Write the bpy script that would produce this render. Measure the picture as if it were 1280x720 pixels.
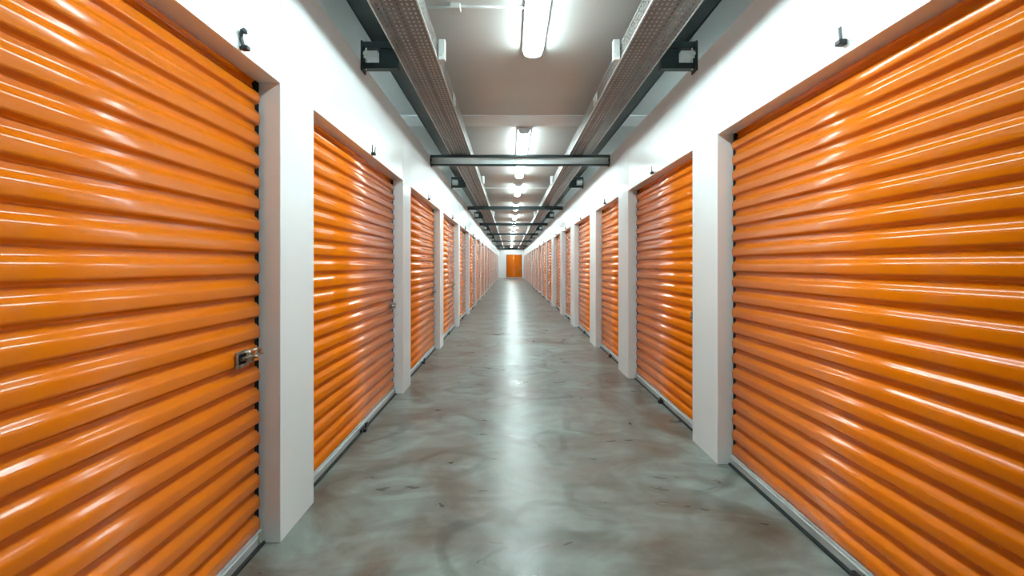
import bpy, bmesh, math, random
from mathutils import Vector, Matrix
random.seed(7)
PI = math.pi
for o in list(bpy.data.objects): bpy.data.objects.remove(o, do_unlink=True)
C = bpy.context.scene.collection
SC = bpy.context.scene

# ------------------------------------------------------------------ camera, world, exposure
CAM_H = 1.30
cd = bpy.data.cameras.new('camera'); cam = bpy.data.objects.new('camera', cd); C.objects.link(cam)
cam.location = (0, 0, CAM_H); cam.rotation_euler = (PI/2, 0, 0)
cd.sensor_width = 36; cd.lens = 17.0; cd.shift_x = 3/1280; cd.shift_y = -29/1280
cd.clip_start = 0.05; cd.clip_end = 200
SC.camera = cam
w = bpy.data.worlds.new('world'); SC.world = w; w.use_nodes = True
w.node_tree.nodes['Background'].inputs[0].default_value = (0.8, 0.9, 1.0, 1)
w.node_tree.nodes['Background'].inputs[1].default_value = 0.05
SC.view_settings.view_transform = 'Standard'; SC.view_settings.look = 'None'
SC.view_settings.gamma = 1; SC.view_settings.use_curve_mapping = False
SC.view_settings.exposure = 1.0
LAMP = 25.5                       # strength of the strip-light diffusers

# ------------------------------------------------------------------ dimensions (metres)
XL, XR = -1.0725, 1.355           # wall faces
YB, YE = -5.0, 47.6               # back and far end of the aisle
ZL = 2.150                        # underside of lintels
ZW = 2.770                        # top of the unit walls
ZC = 3.055                        # ceiling
REC = 0.25                        # wall thickness
OUT = 6.2                         # outer building walls

# ------------------------------------------------------------------ materials
def mat(name, col, rough=0.5, metal=0.0, spec=0.5, coat=0.0, emit=None, estr=0):
    m = bpy.data.materials.new(name); m.use_nodes = True
    b = m.node_tree.nodes['Principled BSDF']
    b.inputs['Base Color'].default_value = (*col, 1); b.inputs['Roughness'].default_value = rough
    b.inputs['Metallic'].default_value = metal; b.inputs['Specular IOR Level'].default_value = spec
    b.inputs['Coat Weight'].default_value = coat; b.inputs['Coat Roughness'].default_value = 0.08
    if emit:
        b.inputs['Emission Color'].default_value = (*emit, 1); b.inputs['Emission Strength'].default_value = estr
    return m
def nodes(m): return m.node_tree.nodes, m.node_tree.links, m.node_tree.nodes['Principled BSDF']
def noise_tint(m, c1, c2, scale, detail=4, rough=None, dist=0.0, bump=0.0, stretch=(1,1,1)):
    N, L, b = nodes(m)
    tc = N.new('ShaderNodeTexCoord'); mp = N.new('ShaderNodeMapping'); mp.inputs['Scale'].default_value = stretch
    nz = N.new('ShaderNodeTexNoise'); nz.inputs['Scale'].default_value = scale; nz.inputs['Detail'].default_value = detail
    nz.inputs['Distortion'].default_value = dist
    cr = N.new('ShaderNodeValToRGB')
    cr.color_ramp.elements[0].position = 0.3; cr.color_ramp.elements[1].position = 0.7
    cr.color_ramp.elements[0].color = (*c1, 1); cr.color_ramp.elements[1].color = (*c2, 1)
    L.new(tc.outputs['Object'], mp.inputs[0]); L.new(mp.outputs[0], nz.inputs[0])
    L.new(nz.outputs['Fac'], cr.inputs[0]); L.new(cr.outputs[0], b.inputs['Base Color'])
    if rough:
        mr = N.new('ShaderNodeMapRange'); mr.inputs['To Min'].default_value = rough[0]; mr.inputs['To Max'].default_value = rough[1]
        L.new(nz.outputs['Fac'], mr.inputs[0]); L.new(mr.outputs[0], b.inputs['Roughness'])
    if bump:
        bp = N.new('ShaderNodeBump'); bp.inputs['Strength'].default_value = bump; bp.inputs['Distance'].default_value = 0.01
        L.new(nz.outputs['Fac'], bp.inputs['Height']); L.new(bp.outputs[0], b.inputs['Normal'])
    return m

M_white = noise_tint(mat('white_panel', (.8,.82,.83), .32, coat=.25), (.84,.88,.89), (.88,.92,.93), 1.3)
M_pillar = noise_tint(mat('pillar_panel', (.78,.81,.82), .42, coat=.1), (.77,.81,.83), (.83,.87,.885), 1.1, 3)
M_ceil = noise_tint(mat('ceiling_slab', (.6,.6,.58), .55), (.56,.575,.56), (.65,.665,.65), 0.9, 5)
M_outer = mat('building_wall', (.55,.57,.56), .8)
M_orange = noise_tint(mat('orange_enamel', (.95,.20,.005), .24, spec=.5), (.84,.195,.0012), (.89,.215,.0016), 3.0, 3, rough=(.185,.20))
M_alu = noise_tint(mat('aluminium', (.62,.68,.70), .38, metal=.55), (.56,.63,.65), (.70,.76,.78), 9, 5)
M_rubber = mat('black_rubber', (.012,.02,.02), .6)
M_guide = mat('guide_dark', (.008,.007,.007), .8, spec=.1)
M_steel = noise_tint(mat('latch_steel', (.45,.40,.33), .3, metal=.9), (.16,.13,.10), (.5,.45,.38), 30, 4)
M_chrome = mat('chrome', (.85,.84,.78), .15, metal=1)
M_black = mat('black_iron', (.015,.02,.02), .4)
M_hook = mat('hook_grey', (.10,.12,.125), .4, metal=.3)
M_strut = noise_tint(mat('strut_steel', (.1,.15,.15), .45, metal=.5), (.022,.036,.038), (.045,.065,.068), 5, 4)
M_web_lit = noise_tint(mat('strut_web_lit', (.45,.52,.52), .4, metal=.1), (.60,.68,.68), (.74,.80,.80), 6, 4)  # paler copy of the strut steel, light on the web painted in
M_clamp = mat('clamp_zinc', (.72,.76,.74), .35, metal=.5)
M_housing = mat('lamp_housing', (.62,.64,.65), .4)
M_lamp = mat('lamp_diffuser', (1,1,1), .4, emit=(.80,1.0,1.0), estr=LAMP)

# perforated galvanised sheet: real see-through slots
def perforated(name, c1, c2):
    m = noise_tint(mat(name, c1, .42, metal=.55), c1, c2, 6, 5)
    N, L, b = nodes(m)
    tc = N.new('ShaderNodeTexCoord'); sx = N.new('ShaderNodeSeparateXYZ'); L.new(tc.outputs['Object'], sx.inputs[0])
    def fold(out, pitch, off=0):
        a = N.new('ShaderNodeMath'); a.operation = 'MULTIPLY_ADD'; a.inputs[1].default_value = 1/pitch; a.inputs[2].default_value = off
        L.new(out, a.inputs[0])
        f = N.new('ShaderNodeMath'); f.operation = 'FRACT'; L.new(a.outputs[0], f.inputs[0])
        s = N.new('ShaderNodeMath'); s.operation = 'SUBTRACT'; s.inputs[1].default_value = .5; L.new(f.outputs[0], s.inputs[0])
        ab = N.new('ShaderNodeMath'); ab.operation = 'ABSOLUTE'; L.new(s.outputs[0], ab.inputs[0]); return ab.outputs[0]
    def lt(out, v):
        c = N.new('ShaderNodeMath'); c.operation = 'LESS_THAN'; c.inputs[1].default_value = v; L.new(out, c.inputs[0]); return c.outputs[0]
    def mul(a, b2):
        c = N.new('ShaderNodeMath'); c.operation = 'MULTIPLY'; L.new(a, c.inputs[0]); L.new(b2, c.inputs[1]); return c.outputs[0]
    ad = N.new('ShaderNodeMath'); ad.operation = 'ADD'; L.new(sx.outputs['X'], ad.inputs[0]); L.new(sx.outputs['Z'], ad.inputs[1])
    hole = mul(lt(fold(ad.outputs[0], .030), .21), lt(fold(sx.outputs['Y'], .05), .26))
    inv = N.new('ShaderNodeMath'); inv.operation = 'SUBTRACT'; inv.inputs[0].default_value = 1; L.new(hole, inv.inputs[1])
    L.new(inv.outputs[0], b.inputs['Alpha'])
    return m
M_tray = perforated('tray_galvanised', (.15,.135,.125), (.24,.225,.21))
M_trunk = noise_tint(mat('trunking_dark', (.05,.08,.08), .45, metal=.4), (.030,.052,.055), (.06,.09,.092), 3, 4)
M_rim = mat('tray_rim', (.62,.66,.66), .35, metal=.6)

# polished concrete floor
M_floor = mat('polished_concrete', (.4,.42,.4), .3)
def floor_nodes():
    N, L, b = nodes(M_floor)
    tc = N.new('ShaderNodeTexCoord')
    def nz(scale, detail, dist, stretch=(1,1,1), rough=.55):
        mp = N.new('ShaderNodeMapping'); mp.inputs['Scale'].default_value = stretch; L.new(tc.outputs['Object'], mp.inputs[0])
        n = N.new('ShaderNodeTexNoise'); n.inputs['Scale'].default_value = scale; n.inputs['Detail'].default_value = detail
        n.inputs['Distortion'].default_value = dist; n.inputs['Roughness'].default_value = rough
        L.new(mp.outputs[0], n.inputs[0]); return n.outputs['Fac']
    def ramp(f, p0, c0, p1, c1):
        r = N.new('ShaderNodeValToRGB'); r.color_ramp.elements[0].position = p0; r.color_ramp.elements[1].position = p1
        r.color_ramp.elements[0].color = (*c0, 1); r.color_ramp.elements[1].color = (*c1, 1); L.new(f, r.inputs[0]); return r.outputs[0]
    def mix(f, a, c, mode='MIX'):
        m = N.new('ShaderNodeMix'); m.data_type = 'RGBA'; m.blend_type = mode
        if isinstance(f, float): m.inputs[0].default_value = f
        else: L.new(f, m.inputs[0])
        L.new(a, m.inputs[6]); L.new(c, m.inputs[7]); return m.outputs[2]
    big = nz(1.1, 4, 1.2)
    base = ramp(big, .35, (.17,.14,.115), .62, (.25,.305,.29))
    swirl = nz(1.7, 3, 2.2, (1,1.6,1))
    sw = ramp(swirl, .38, (.66,.63,.59), .62, (1.10,1.12,1.11))
    c = mix(.75, base, sw, 'MULTIPLY')
    fine = ramp(nz(9, 6, .8, (1,.6,1)), .3, (.84,.84,.83), .7, (1.1,1.1,1.1))
    c = mix(.6, c, fine, 'MULTIPLY')
    # round scrubbing marks
    mp = N.new('ShaderNodeMapping'); L.new(tc.outputs['Object'], mp.inputs[0])
    dn = N.new('ShaderNodeTexNoise'); dn.inputs['Scale'].default_value = 1.6; L.new(mp.outputs[0], dn.inputs[0])
    va = N.new('ShaderNodeMix'); va.data_type = 'RGBA'; va.blend_type = 'ADD'; va.inputs[0].default_value = .8
    L.new(mp.outputs[0], va.inputs[6]); L.new(dn.outputs['Color'], va.inputs[7])
    vo = N.new('ShaderNodeTexVoronoi'); vo.inputs['Scale'].default_value = 1.5; vo.voronoi_dimensions = '2D'
    L.new(va.outputs[2], vo.inputs['Vector'])
    rg = N.new('ShaderNodeValToRGB'); e = rg.color_ramp.elements
    e[0].position = .20; e[0].color = (1,1,1,1); e[1].position = .26; e[1].color = (.68,.66,.62,1)
    x = rg.color_ramp.elements.new(.33); x.color = (.74,.72,.68,1); x = rg.color_ramp.elements.new(.38); x.color = (1,1,1,1)
    L.new(vo.outputs['Distance'], rg.inputs[0])
    msk = ramp(nz(.8, 2, .5), .36, (0,0,0), .50, (1,1,1))
    c = mix(msk, c, mix(1.0, c, rg.outputs[0], 'MULTIPLY'))
    L.new(c, b.inputs['Base Color'])
    mr = N.new('ShaderNodeMapRange'); mr.inputs['From Min'].default_value = .3; mr.inputs['From Max'].default_value = .7
    mr.inputs['To Min'].default_value = .27; mr.inputs['To Max'].default_value = .40
    L.new(swirl, mr.inputs[0]); L.new(mr.outputs[0], b.inputs['Roughness'])
    bp = N.new('ShaderNodeBump'); bp.inputs['Strength'].default_value = .12; bp.inputs['Distance'].default_value = .01
    L.new(nz(5, 4, 1.5), bp.inputs['Height']); L.new(bp.outputs[0], b.inputs['Normal'])
floor_nodes()

# ------------------------------------------------------------------ helpers
def box(bm, x0, x1, y0, y1, z0, z1, bev=0.0):
    r = bmesh.ops.create_cube(bm, size=1.0)
    vs = r['verts']
    for v in vs:
        v.co = Vector(((x0+x1)/2 + v.co.x*(x1-x0), (y0+y1)/2 + v.co.y*(y1-y0), (z0+z1)/2 + v.co.z*(z1-z0)))
    if bev > 0:
        es = list({e for v in vs for e in v.link_edges})
        bmesh.ops.bevel(bm, geom=es, offset=bev, segments=2, affect='EDGES', profile=.5)
def cyl(bm, p0, p1, r, seg=14, r2=None):
    p0, p1 = Vector(p0), Vector(p1); d = p1-p0
    q = d.to_track_quat('Z', 'Y').to_matrix().to_4x4()
    bmesh.ops.create_cone(bm, cap_ends=True, segments=seg, radius1=r, radius2=r if r2 is None else r2, depth=d.length,
                          matrix=Matrix.Translation((p0+p1)/2) @ q)
def tube(bm, pts, r, seg=10):
    rings = []
    for i, p in enumerate(pts):
        p = Vector(p); a = Vector(pts[max(i-1,0)]); b = Vector(pts[min(i+1,len(pts)-1)])
        q = (b-a).to_track_quat('Z', 'Y')
        rings.append([bm.verts.new(p + q @ Vector((r*math.cos(2*PI*k/seg), r*math.sin(2*PI*k/seg), 0))) for k in range(seg)])
    for a, b in zip(rings, rings[1:]):
        for k in range(seg): bm.faces.new((a[k], a[(k+1)%seg], b[(k+1)%seg], b[k]))
    bm.faces.new(rings[0][::-1]); bm.faces.new(rings[-1])
def prism_y(bm, prof, y0, y1):          # closed profile of (x,z), extruded along y
    a = [bm.verts.new((x, y0, z)) for x, z in prof]; b = [bm.verts.new((x, y1, z)) for x, z in prof]
    n = len(prof)
    for i in range(n): bm.faces.new((a[i], a[(i+1)%n], b[(i+1)%n], b[i]))
    bm.faces.new(a[::-1]); bm.faces.new(b)
def obj(name, bm, m, parent=None, smooth=False):
    bmesh.ops.recalc_face_normals(bm, faces=bm.faces)
    me = bpy.data.meshes.new(name); bm.to_mesh(me); bm.free()
    me.materials.append(m)
    if smooth:
        for p in me.polygons: p.use_smooth = True
    o = bpy.data.objects.new(name, me); C.objects.link(o)
    if parent: o.parent = parent
    return o
def thing(name, label, cat, loc=(0,0,0), rotz=0, group=None):
    o = bpy.data.objects.new(name, None); C.objects.link(o); o.location = loc; o.rotation_euler = (0,0,rotz)
    o['label'] = label; o['category'] = cat
    if group: o['group'] = group
    return o
def tag(o, label, cat, group=None):
    o['label'] = label; o['category'] = cat
    if group: o['group'] = group
    return o
def struct(name, bm, m):
    o = obj(name, bm, m); o['kind'] = 'structure'; return o
def copy_tree(o, parent=None):
    c = o.copy(); C.objects.link(c)
    if parent: c.parent = parent
    for ch in [x for x in list(C.objects) if x.parent == o and x != c]: copy_tree(ch, c)
    return c
ORD = ['nearest','second','third','fourth','fifth','sixth','seventh','eighth','ninth','tenth','eleventh','twelfth',
       'thirteenth','fourteenth','fifteenth','sixteenth','seventeenth','eighteenth','nineteenth','twentieth']

# ------------------------------------------------------------------ door layout along each wall (start, end)
left_doors = [(.055 if k == 0 else 2.646+2.592*(k-1), 2.26 if k == 0 else 2.646+2.592*(k-1)+(2.22 if k < 3 else 2.30)) for k in range(18)]
left_doors = [d for d in left_doors if d[1] < YE-.3]
right_doors = [(.75,3.148),(3.58,5.52),(6.02,7.60),(8.17,10.12),(10.75,12.45),(12.98,14.95)]
y = 15.75
while y+1.9 < YE-.3: right_doors.append((y, y+2.08)); y += 2.42

# ------------------------------------------------------------------ room shell
bm = bmesh.new(); box(bm, -OUT, OUT, YB, YE+6, -.1, 0); struct('floor', bm, M_floor)
bm = bmesh.new(); box(bm, -OUT, OUT, YB, YE+6, ZC, ZC+.1)
struct('ceiling', bm, M_ceil)
def lintels(name, xf, s, doors):       # s: direction into the wall
    a, b = sorted((xf, xf+s*REC))
    for (y0, y1) in doors:
        bm = bmesh.new(); box(bm, a, b, y0, y1, ZL, ZW-.002); struct(name, bm, M_white)       # lintel panel over a door
    bm = bmesh.new(); box(bm, a, b, YB, doors[0][0]-.001, 0, ZW-.002); struct(name, bm, M_white)     # blank wall behind the camera
    if doors[-1][1]+.36 < YE+REC:
        bm = bmesh.new(); box(bm, a, b, doors[-1][1]+.361, YE-.001, 0, ZW-.002); struct(name, bm, M_white)
    c, d = sorted((xf+s*(REC+.001), xf+s*1.3)); bm = bmesh.new(); box(bm, c, d, YB, YE+REC, ZW-.04, ZW-.01)
    struct('ceiling_' + name[5:], bm, M_white)                                              # unseen lid over the units, added to bounce light and stop leaks
    bm = bmesh.new(); c, d = sorted((xf+s*1.3, xf+s*1.36)); box(bm, c, d, YB, YE+REC, 0, ZW); struct(name.replace('wall_', 'wall_back_'), bm, M_white)
lintels('wall_left', XL, -1, left_doors); lintels('wall_right', XR, 1, right_doors)
bm = bmesh.new(); box(bm, -OUT-.1, -OUT, YB, YE+6, 0, ZC); struct('wall_outer_left', bm, M_outer)
bm = bmesh.new(); box(bm, OUT, OUT+.1, YB, YE+6, 0, ZC); struct('wall_outer_right', bm, M_outer)
bm = bmesh.new(); box(bm, -OUT, OUT, YB-.1, YB, 0, ZC); struct('wall_rear', bm, M_outer)
bm = bmesh.new(); box(bm, -OUT, OUT, YE+6, YE+6.1, 0, ZC); struct('wall_outer_far', bm, M_outer)
EX0, EX1, EZ = -.315, 1.22, 2.30
bm = bmesh.new()
box(bm, XL, EX0, YE, YE+REC, 0, ZW); box(bm, EX1, XR, YE, YE+REC, 0, ZW); box(bm, EX0, EX1, YE, YE+REC, EZ, ZW)
struct('wall_far', bm, M_white)
# ceiling relief: slab joints and pale downstand strips
n = 1
for yj, wj, dj in ((5.66,.42,.012),(11.0,.12,.012),(15.2,.4,.012),(19.4,.12,.012),(24,.4,.012),(29,.16,.012),(35,.16,.012),(41,.16,.012)):
    bm = bmesh.new(); box(bm, -OUT, OUT, yj, yj+wj, ZC-dj, ZC, .003); struct('trim_%d' % n, bm, M_white); n += 1

# ------------------------------------------------------------------ pillars between the doors
def pillars(side, xf, s, doors):
    edges = [(doors[i][1], doors[i+1][0]) for i in range(len(doors)-1)] + [(doors[-1][1], doors[-1][1]+.36)]
    for i, (a, b) in enumerate(edges):
        bm = bmesh.new(); x0, x1 = sorted((-s*.0015, s*REC))
        box(bm, x0, x1, -(b-a)/2, (b-a)/2, 0, ZW, .003)
        if i < len(doors)-1:
            lab = 'white pillar between the %s and %s orange doors on the %s' % (ORD[i], ORD[i+1], side)
        else: lab = 'last white pillar on the %s, beyond the %s orange door' % (side, ORD[i])
        o = tag(obj('pillar', bm, M_pillar), lab, 'pillar', 'white pillars along the %s wall' % side)
        o.location = (xf, (a+b)/2, 0); o['kind'] = 'thing'
pillars('left', XL, -1, left_doors); pillars('right', XR, 1, right_doors)

# ------------------------------------------------------------------ roller doors
PITCH = .0985
def curtain_bm(w, ztop, z0=.068, per=20):
    bm = bmesh.new(); hw = w/2-.024; n = int(round((ztop-z0)/PITCH*per)); prev = None
    for i in range(n+1):
        z = z0+(ztop-z0)*i/n; t = (z-z0)/PITCH
        f = t % 1.0
        def st(a, b): u = min(max((f-a)/(b-a), 0), 1); return u*u*(3-2*u)
        off = st(.0, .14)-st(.50, .80)+(.06*math.sin(PI*min(max((f-.13)/.4,0),1)))          # under-cut, flat rib, sloping shoulder, flat recess
        y = .101-.019*off
        zr = z-(ztop-.17)
        if zr > 0: y += .045*(zr/.17)**2          # the top leans back towards its drum
        row = [bm.verts.new((x, y, z)) for x in (-hw, hw)]
        back = [bm.verts.new((x, y+.002, z)) for x in (-hw, hw)]
        if prev:
            p, pb = prev
            bm.faces.new((p[0], p[1], row[1], row[0])); bm.faces.new((pb[1], pb[0], back[0], back[1]))
            bm.faces.new((p[1], pb[1], back[1], row[1])); bm.faces.new((pb[0], p[0], row[0], back[0]))
        prev = (row, back)
    return bm
def make_door(w, label, loc, rotz, group, ztop=ZL, detail=True):
    t = thing('roller_shutter', label, 'roller door', loc, rotz, group); t['kind'] = 'thing'
    o = obj('curtain', curtain_bm(w, ztop+.06), M_orange, t, smooth=True)
    hw = w/2
    bm = bmesh.new(); box(bm, -hw+.012, hw-.012, .078, .106, .014, .074, .003)
    box(bm, -hw+.012, hw-.012, .072, .080, .050, .058, .001); obj('bottom_bar', bm, M_alu, t)
    bm = bmesh.new(); box(bm, -hw+.004, hw-.004, .066, .112, .0, .014, .003); obj('floor_seal', bm, M_rubber, t)
    for s in (-1, 1):
        bm = bmesh.new(); a, b = sorted((s*(hw-.034), s*hw)); box(bm, a, b, .0995, .19, 0, ztop+.06)
        obj('guide_rail', bm, M_guide, t)
    if not detail: return t
    # slide latch at the right-hand side of the door
    zc = .895; x1 = hw-.032
    bm = bmesh.new()
    box(bm, x1-.20, x1-.10, .086, .092, zc-.036, zc-.022, .002); box(bm, x1-.20, x1-.10, .086, .092, zc+.022, zc+.036, .002)
    box(bm, x1-.20, x1-.18, .0861, .0919, zc-.022, zc+.022, .002); box(bm, x1-.12, x1-.10, .0861, .0919, zc-.022, zc+.022, .002)
    la = obj('latch_plate', bm, M_steel, t); la.location.y = -.012
    bm = bmesh.new(); box(bm, x1-.18, x1-.12, .0885, .0915, zc-.022, zc+.022); obj('slot', bm, M_guide, la)
    bm = bmesh.new(); cyl(bm, (x1-.165,.083,zc), (x1+.004,.083,zc), .008); cyl(bm, (x1-.15,.086,zc), (x1-.15,.060,zc), .006)
    obj('bolt', bm, M_steel, la, smooth=False)
    for dx, dz in ((-.075,.012),(-.045,-.014),(-.022,.014)):
        bm = bmesh.new(); cyl(bm, (x1+dx,.092,zc+dz), (x1+dx,.068,zc+dz), .015, 12, .011); obj('bolt_head', bm, M_chrome, la)
    bm = bmesh.new(); box(bm, x1-.10, x1-.005, .088, .093, zc-.030, zc+.030, .002); obj('strike_plate', bm, M_steel, la)
    # drop bolt at the foot of the door
    bm = bmesh.new(); box(bm, -.055, .055, .070, .088, .012, .036, .004); box(bm, -.02, .02, .050, .075, .004, .030, .004)
    fb = obj('floor_bolt', bm, M_black, t); fb.location.y = -.012
    bm = bmesh.new(); cyl(bm, (.03,.066,.0), (.03,.066,.062), .007); cyl(bm, (.03,.066,.055), (.062,.062,.055), .006); obj('bolt_pin', bm, M_black, fb)
    # small end cap on the bar
    bm = bmesh.new(); box(bm, hw-.055, hw-.022, .080, .092, .018, .070, .004); obj('end_cap', bm, M_chrome, t).location.y = -.012
    return t
for i, (a, b) in enumerate(left_doors):
    make_door(b-a, '%s orange corrugated roller door on the left wall%s' % (ORD[i], ' counting from the camera' if i else ' with a steel latch'),
              (XL+(.052 if i > 4 else 0), (a+b)/2, 0), PI/2, 'roller doors along the left wall')
for i, (a, b) in enumerate(right_doors):
    make_door(b-a, '%s orange corrugated roller door on the right wall%s' % (ORD[i], ' counting from the camera' if i else ', filling the right edge'),
              (XR-(.052 if i > 5 else 0), (a+b)/2, 0), -PI/2, 'roller doors along the right wall')
make_door(EX1-EX0, 'orange roller door closing the far end of the aisle', ((EX0+EX1)/2, YE, 0), 0, None, ztop=EZ)

# ------------------------------------------------------------------ small hooks above the doors
def make_hook(kind, label, loc, rotz, group):
    if kind == 'curved':
        t = thing('wall_hook', label, 'hook', loc, rotz, group)
        pts = [(-.004,-.026,.026),(-.004,-.026,.036),(-.003,-.019,.043),(-.002,-.011,.040),(0,-.008,.028),(0,-.008,.006),(.003,-.011,-.012),(.008,-.018,-.022)]
        bm = bmesh.new(); tube(bm, pts, .0075); obj('hook_rod', bm, M_hook, t, smooth=True)
        bm = bmesh.new(); box(bm, -.006, .020, -.034, -.006, -.036, -.018, .004)
        cyl(bm, (.006,-.01,-.026), (.006,-.0005,-.026), .008, 10); obj('hook_base', bm, M_black, t)
    else:
        t = thing('wall_clip', label, 'clip', loc, rotz, group)
        bm = bmesh.new()
        cyl(bm, (-.012,-.010,-.02), (-.016,-.012,.044), .0055, 10, .003); obj('prong', bm, M_hook, t)
        bm = bmesh.new(); cyl(bm, (.012,-.022,-.02), (.014,-.026,.034), .0055, 10, .003); obj('prong', bm, M_hook, t)
        bm = bmesh.new(); box(bm, -.018, .018, -.032, -.0005, -.036, -.014, .005); obj('clip_base', bm, M_black, t)
    return t
for i, (a, b) in enumerate(left_doors[:9]):
    yc = 1.92 if i == 0 else (a+b)/2
    make_hook('curved' if i == 0 else 'prong',
              'grey curved hook on the white lintel over the nearest left door' if i == 0 else 'small dark two-pronged clip on the lintel over the %s left door' % ORD[i],
              (XL, yc, 2.19 if i == 0 else 2.186), PI/2, 'fittings over the left doors')
for i, (a, b) in enumerate(right_doors[:9]):
    make_hook('prong', 'small dark two-pronged clip on the lintel over the %s right door' % ORD[i],
              (XR, 1.955 if i == 0 else (a+b)/2, 2.222 if i == 0 else 2.19), -PI/2, 'fittings over the right doors')

# ------------------------------------------------------------------ strip lights
LX, LZ = .187, CAM_H+1.68
def make_light():
    t = thing('strip_light', '', 'light', (LX, 0, LZ), 0, 'strip lights along the ceiling')
    L = 1.5
    bm = bmesh.new(); prism_y(bm, [(-.084,.048),(-.084,.055),(-.05,ZC-LZ-.001),(.05,ZC-LZ-.001),(.084,.055),(.084,.048)], 0, L); obj('housing', bm, M_housing, t)
    bm = bmesh.new()
    prof = [(-.070,.047)] + [(-.070*math.cos(a), .026-.030*math.sin(a)) for a in [PI*k/10 for k in range(0,11)]] + [(.070,.047)]
    prism_y(bm, prof, .02, L-.02); obj('diffuser', bm, M_lamp, t)
    for yy in (.0, L-.02):
        bm = bmesh.new(); prism_y(bm, [(-.072,.047),(-.072,.026),(-.05,.002),(.05,.002),(.072,.026),(.072,.047)], yy, yy+.02); obj('end_cap', bm, M_housing, t)
    return t
lights_y = [2.43, 6.2, 7.9, 10.4, 13.6, 16.6, 19.4, 22.2, 25.2, 28.2, 31.2, 34.2, 37.2, 40.2, 43.0, 45.6, .86]
proto = make_light()
for i, ly in enumerate(lights_y):
    o = proto if i == 0 else copy_tree(proto)
    o.location.y = ly
    if i < 16:
        o['label'] = '%s glowing white strip light on the ceiling%s' % (ORD[i], ' at the top edge' if i == 0 else ' counting from the camera')
    else:  # unseen extra lamp, added for highlight streaks on the near doors
        o['label'] = 'added fill light continuing the nearest one, unseen above the top edge of the view'

# unseen strip lights added beyond the units to brighten the ceiling and upper walls
for side, lx in (('left', -2.55), ('right', 2.85)):
    for k in range(14):
        o = copy_tree(proto); o.location = (lx, -3.2+3.6*k, LZ); o['group'] = 'added unseen fill lights beyond the %s units' % side
        o['label'] = '%s added fill light, out of view behind the %s doors' % (ORD[k], side)

# ------------------------------------------------------------------ cable trays
TZ = CAM_H+1.495; TH = .11
def tray_bm(x0, x1, y0, y1, h):
    bm = bmesh.new(); t = .003
    def q(p): bm.faces.new([bm.verts.new(c) for c in p])
    for d in (0,):
        q([(x0,y0,0),(x1,y0,0),(x1,y1,0),(x0,y1,0)])
        q([(x0,y0,0),(x0,y1,0),(x0,y1,h),(x0,y0,h)]); q([(x1,y0,0),(x1,y1,0),(x1,y1,h),(x1,y0,h)])
    return bm
def make_tray(name, label, x0, x1, z, h, m, y0=YB+.5, y1=YE-.4, seg=3.0, group=None, y_off=1.3):
    t = thing(name, label, 'cable tray', ((x0+x1)/2, 0, z), 0, group)
    hw = (x1-x0)/2
    yy = y0
    while yy < y1-.01:
        ye = min(yy+seg, y1)
        bm = tray_bm(-hw, hw, yy+.002, ye-.002, h); obj('tray_section', bm, m, t)
        yy = ye
    for s in (-1, 1):
        bm = bmesh.new(); a, b = sorted((s*hw-s*.014, s*(hw+.004))); box(bm, a, b, y0, y1, h-.004, h+.004)
        a, b = sorted((s*hw-s*.004, s*(hw+.004))); box(bm, a, b, y0, y1, -.005, .006)
        obj('rim', bm, M_rim if m == M_tray else M_strut, t)
    yy = y0+seg
    while yy < y1-.5 and yy < 40:
        for s in (-1, 1):
            bm = bmesh.new(); a, b = sorted((s*(hw+.0045), s*(hw+.0085))); box(bm, a, b, yy-.09, yy+.09, .012, h-.012, .002)
            for k in (-.06,-.02,.02,.06):
                for zz in (.03, h-.03): cyl(bm, (s*(hw+.005), yy+k, zz), (s*(hw+.016), yy+k, zz), .007, 8)
            obj('splice_plate', bm, M_clamp if m == M_tray else M_strut, t)
        yy += seg
    # cables lying in the tray
    for k in range(2):
        cx = hw*(-.55, .1)[k]
        bm = bmesh.new(); r = random.Random(k+int(x0*100))
        pts = [(cx+r.uniform(-.012,.012), y0+(y1-y0)*j/40, .018) for j in range(41)]
        tube(bm, pts, .011, 6); obj('cable', bm, M_black, t, smooth=True)
    return t
make_tray('cable_tray', 'perforated galvanised cable tray along the left of the ceiling, lower and inner one', -.80, -.525, TZ, TH, M_tray, group=None, y0=YB+.54)
make_tray('cable_tray', 'perforated galvanised cable tray along the right of the ceiling, lower and inner one', .81, 1.09, TZ, TH, M_tray, y0=YB+.54)
make_tray('cable_tray', 'dark steel tray high above the left wall edge, outside the lower tray', -1.0, -.815, CAM_H+1.63, .065, M_trunk, y0=YB+.54)
make_tray('cable_tray', 'dark trunking high above the right wall edge, outside the lower tray', 1.105, 1.30, CAM_H+1.63, .065, M_trunk, y0=YB+.54)

# ------------------------------------------------------------------ cross beams (C-channels between the wall tops)
def make_beam(yb, h, label):
    z0 = TZ-.006-h
    t = thing('cross_beam', label, 'beam', ((XL+XR)/2, yb, z0), 0, 'steel beams spanning the aisle')
    hw = (XR-XL)/2-.003
    th = min(.02, h*.22)
    bm = bmesh.new(); box(bm, -hw, hw, 0, .06, 0, th, .002); obj('lower_flange', bm, M_strut, t)
    bm = bmesh.new(); box(bm, -hw, hw, 0, .06, h-th*1.6, h, .002); obj('upper_flange', bm, M_strut, t)
    bm = bmesh.new(); box(bm, -hw, hw, .028, .04, th*.8, h-th*1.6); obj('web', bm, M_web_lit if h > .12 else M_strut, t)
    for s in (-1, 1):
        bm = bmesh.new(); a, b = sorted((s*(hw-.008), s*hw)); box(bm, a, b, -.03, .09, -.01, h-.002, .003)
        cyl(bm, (s*(hw-.022), -.012, h*.5), (s*(hw-.006), -.012, h*.5), .010, 8); obj('end_plate', bm, M_strut, t)
    return t
beams = [(6.54,.145),(12.3,.09),(17.2,.09),(22.8,.09),(29.5,.09),(37,.09)]
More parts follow.
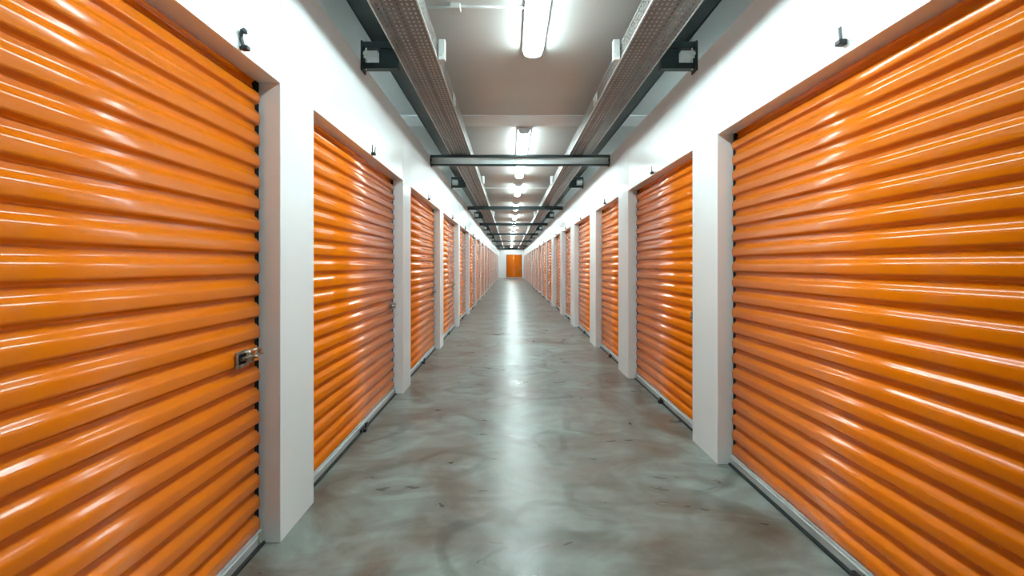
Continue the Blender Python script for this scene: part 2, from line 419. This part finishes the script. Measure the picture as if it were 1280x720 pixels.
for i, (yb, h) in enumerate(beams):
    make_beam(yb, h, ('nearest thick steel beam crossing the aisle, with a bright channel' if i == 0 else '%s dark steel beam crossing the aisle from the camera' % ORD[i]))

# ------------------------------------------------------------------ wall brackets carrying the trays
def make_bracket(side, yb, label):
    s = -1 if side == 'left' else 1
    xw = XL if s < 0 else XR
    xt_out = -.80 if s < 0 else 1.09; xt_in = -.525 if s < 0 else .81
    t = thing('tray_bracket', label, 'bracket', (xw, yb, ZW), 0, 'brackets along the %s wall' % side)
    def X(a, b): return sorted((a-xw, b-xw))
    a, b = X(xw-s*.002, xt_out+s*.006)
    bm = bmesh.new(); box(bm, a, b, -.03, .03, -.052, -.01, .003); obj('lower_arm', bm, M_strut, t)
    bm = bmesh.new(); box(bm, a, b, -.03, .03, .098, .143, .003); obj('upper_arm', bm, M_strut, t)
    a, b = X(xw-s*.125, xt_out+s*.006)
    bm = bmesh.new(); box(bm, a, b, -.008, .0, -.012, .10); obj('dark_infill', bm, M_strut, t)  # plate added to darken the gap between the arms
    a, b = X(xw-s*.002, xw-s*.016)
    bm = bmesh.new(); box(bm, a, b, -.05, .05, -.07, .143, .003); obj('post', bm, M_strut, t)
    a, b = X(xw-s*.02, xw-s*.12)
    bm = bmesh.new(); box(bm, a, b, -.036, -.030, .02, .075, .003); obj('label_plate', bm, M_clamp, t)
    a, b = X(xw-s*.016, xw-s*.05)
    bm = bmesh.new(); cyl(bm, ((a+b)/2, -.046, .05), ((a+b)/2, .03, .05), .016, 10)
    p = -s*.034
    cyl(bm, (p, -.02, -.06), (p, -.02, ZC-ZW), .006, 8); obj('threaded_rod', bm, M_clamp, t)
    a, b = X(xt_in-s*.002-s*.008, xt_in-s*.058)
    zt = TZ-ZW
    bm = bmesh.new(); box(bm, a, b, -.02, .03, zt-.01, zt+TH+.03, .004)
    cyl(bm, ((a+b)/2, -.03, zt+.03), ((a+b)/2, .03, zt+.03), .011, 10); obj('clamp', bm, M_clamp, t)
    return t
for i, yb in enumerate([3.52, 8.9, 14.8, 20.0, 26.0]):
    for side in ('left', 'right'):
        make_bracket(side, yb, '%s dark steel tray bracket on top of the %s wall' % (ORD[i], side))

# ------------------------------------------------------------------ thin conduit across the ceiling to the first light
t = thing('conduit', 'thin grey conduit across the ceiling from the left tray to the nearest light', 'conduit', (0, 3.27, ZC))
bm = bmesh.new(); cyl(bm, (-.60,0,-.012), (.10,0,-.012), .010, 10); obj('pipe', bm, M_clamp, t, smooth=True)
bm = bmesh.new(); box(bm, -.40, -.33, -.035, .035, -.035, 0, .006); obj('junction_box', bm, M_clamp, t)
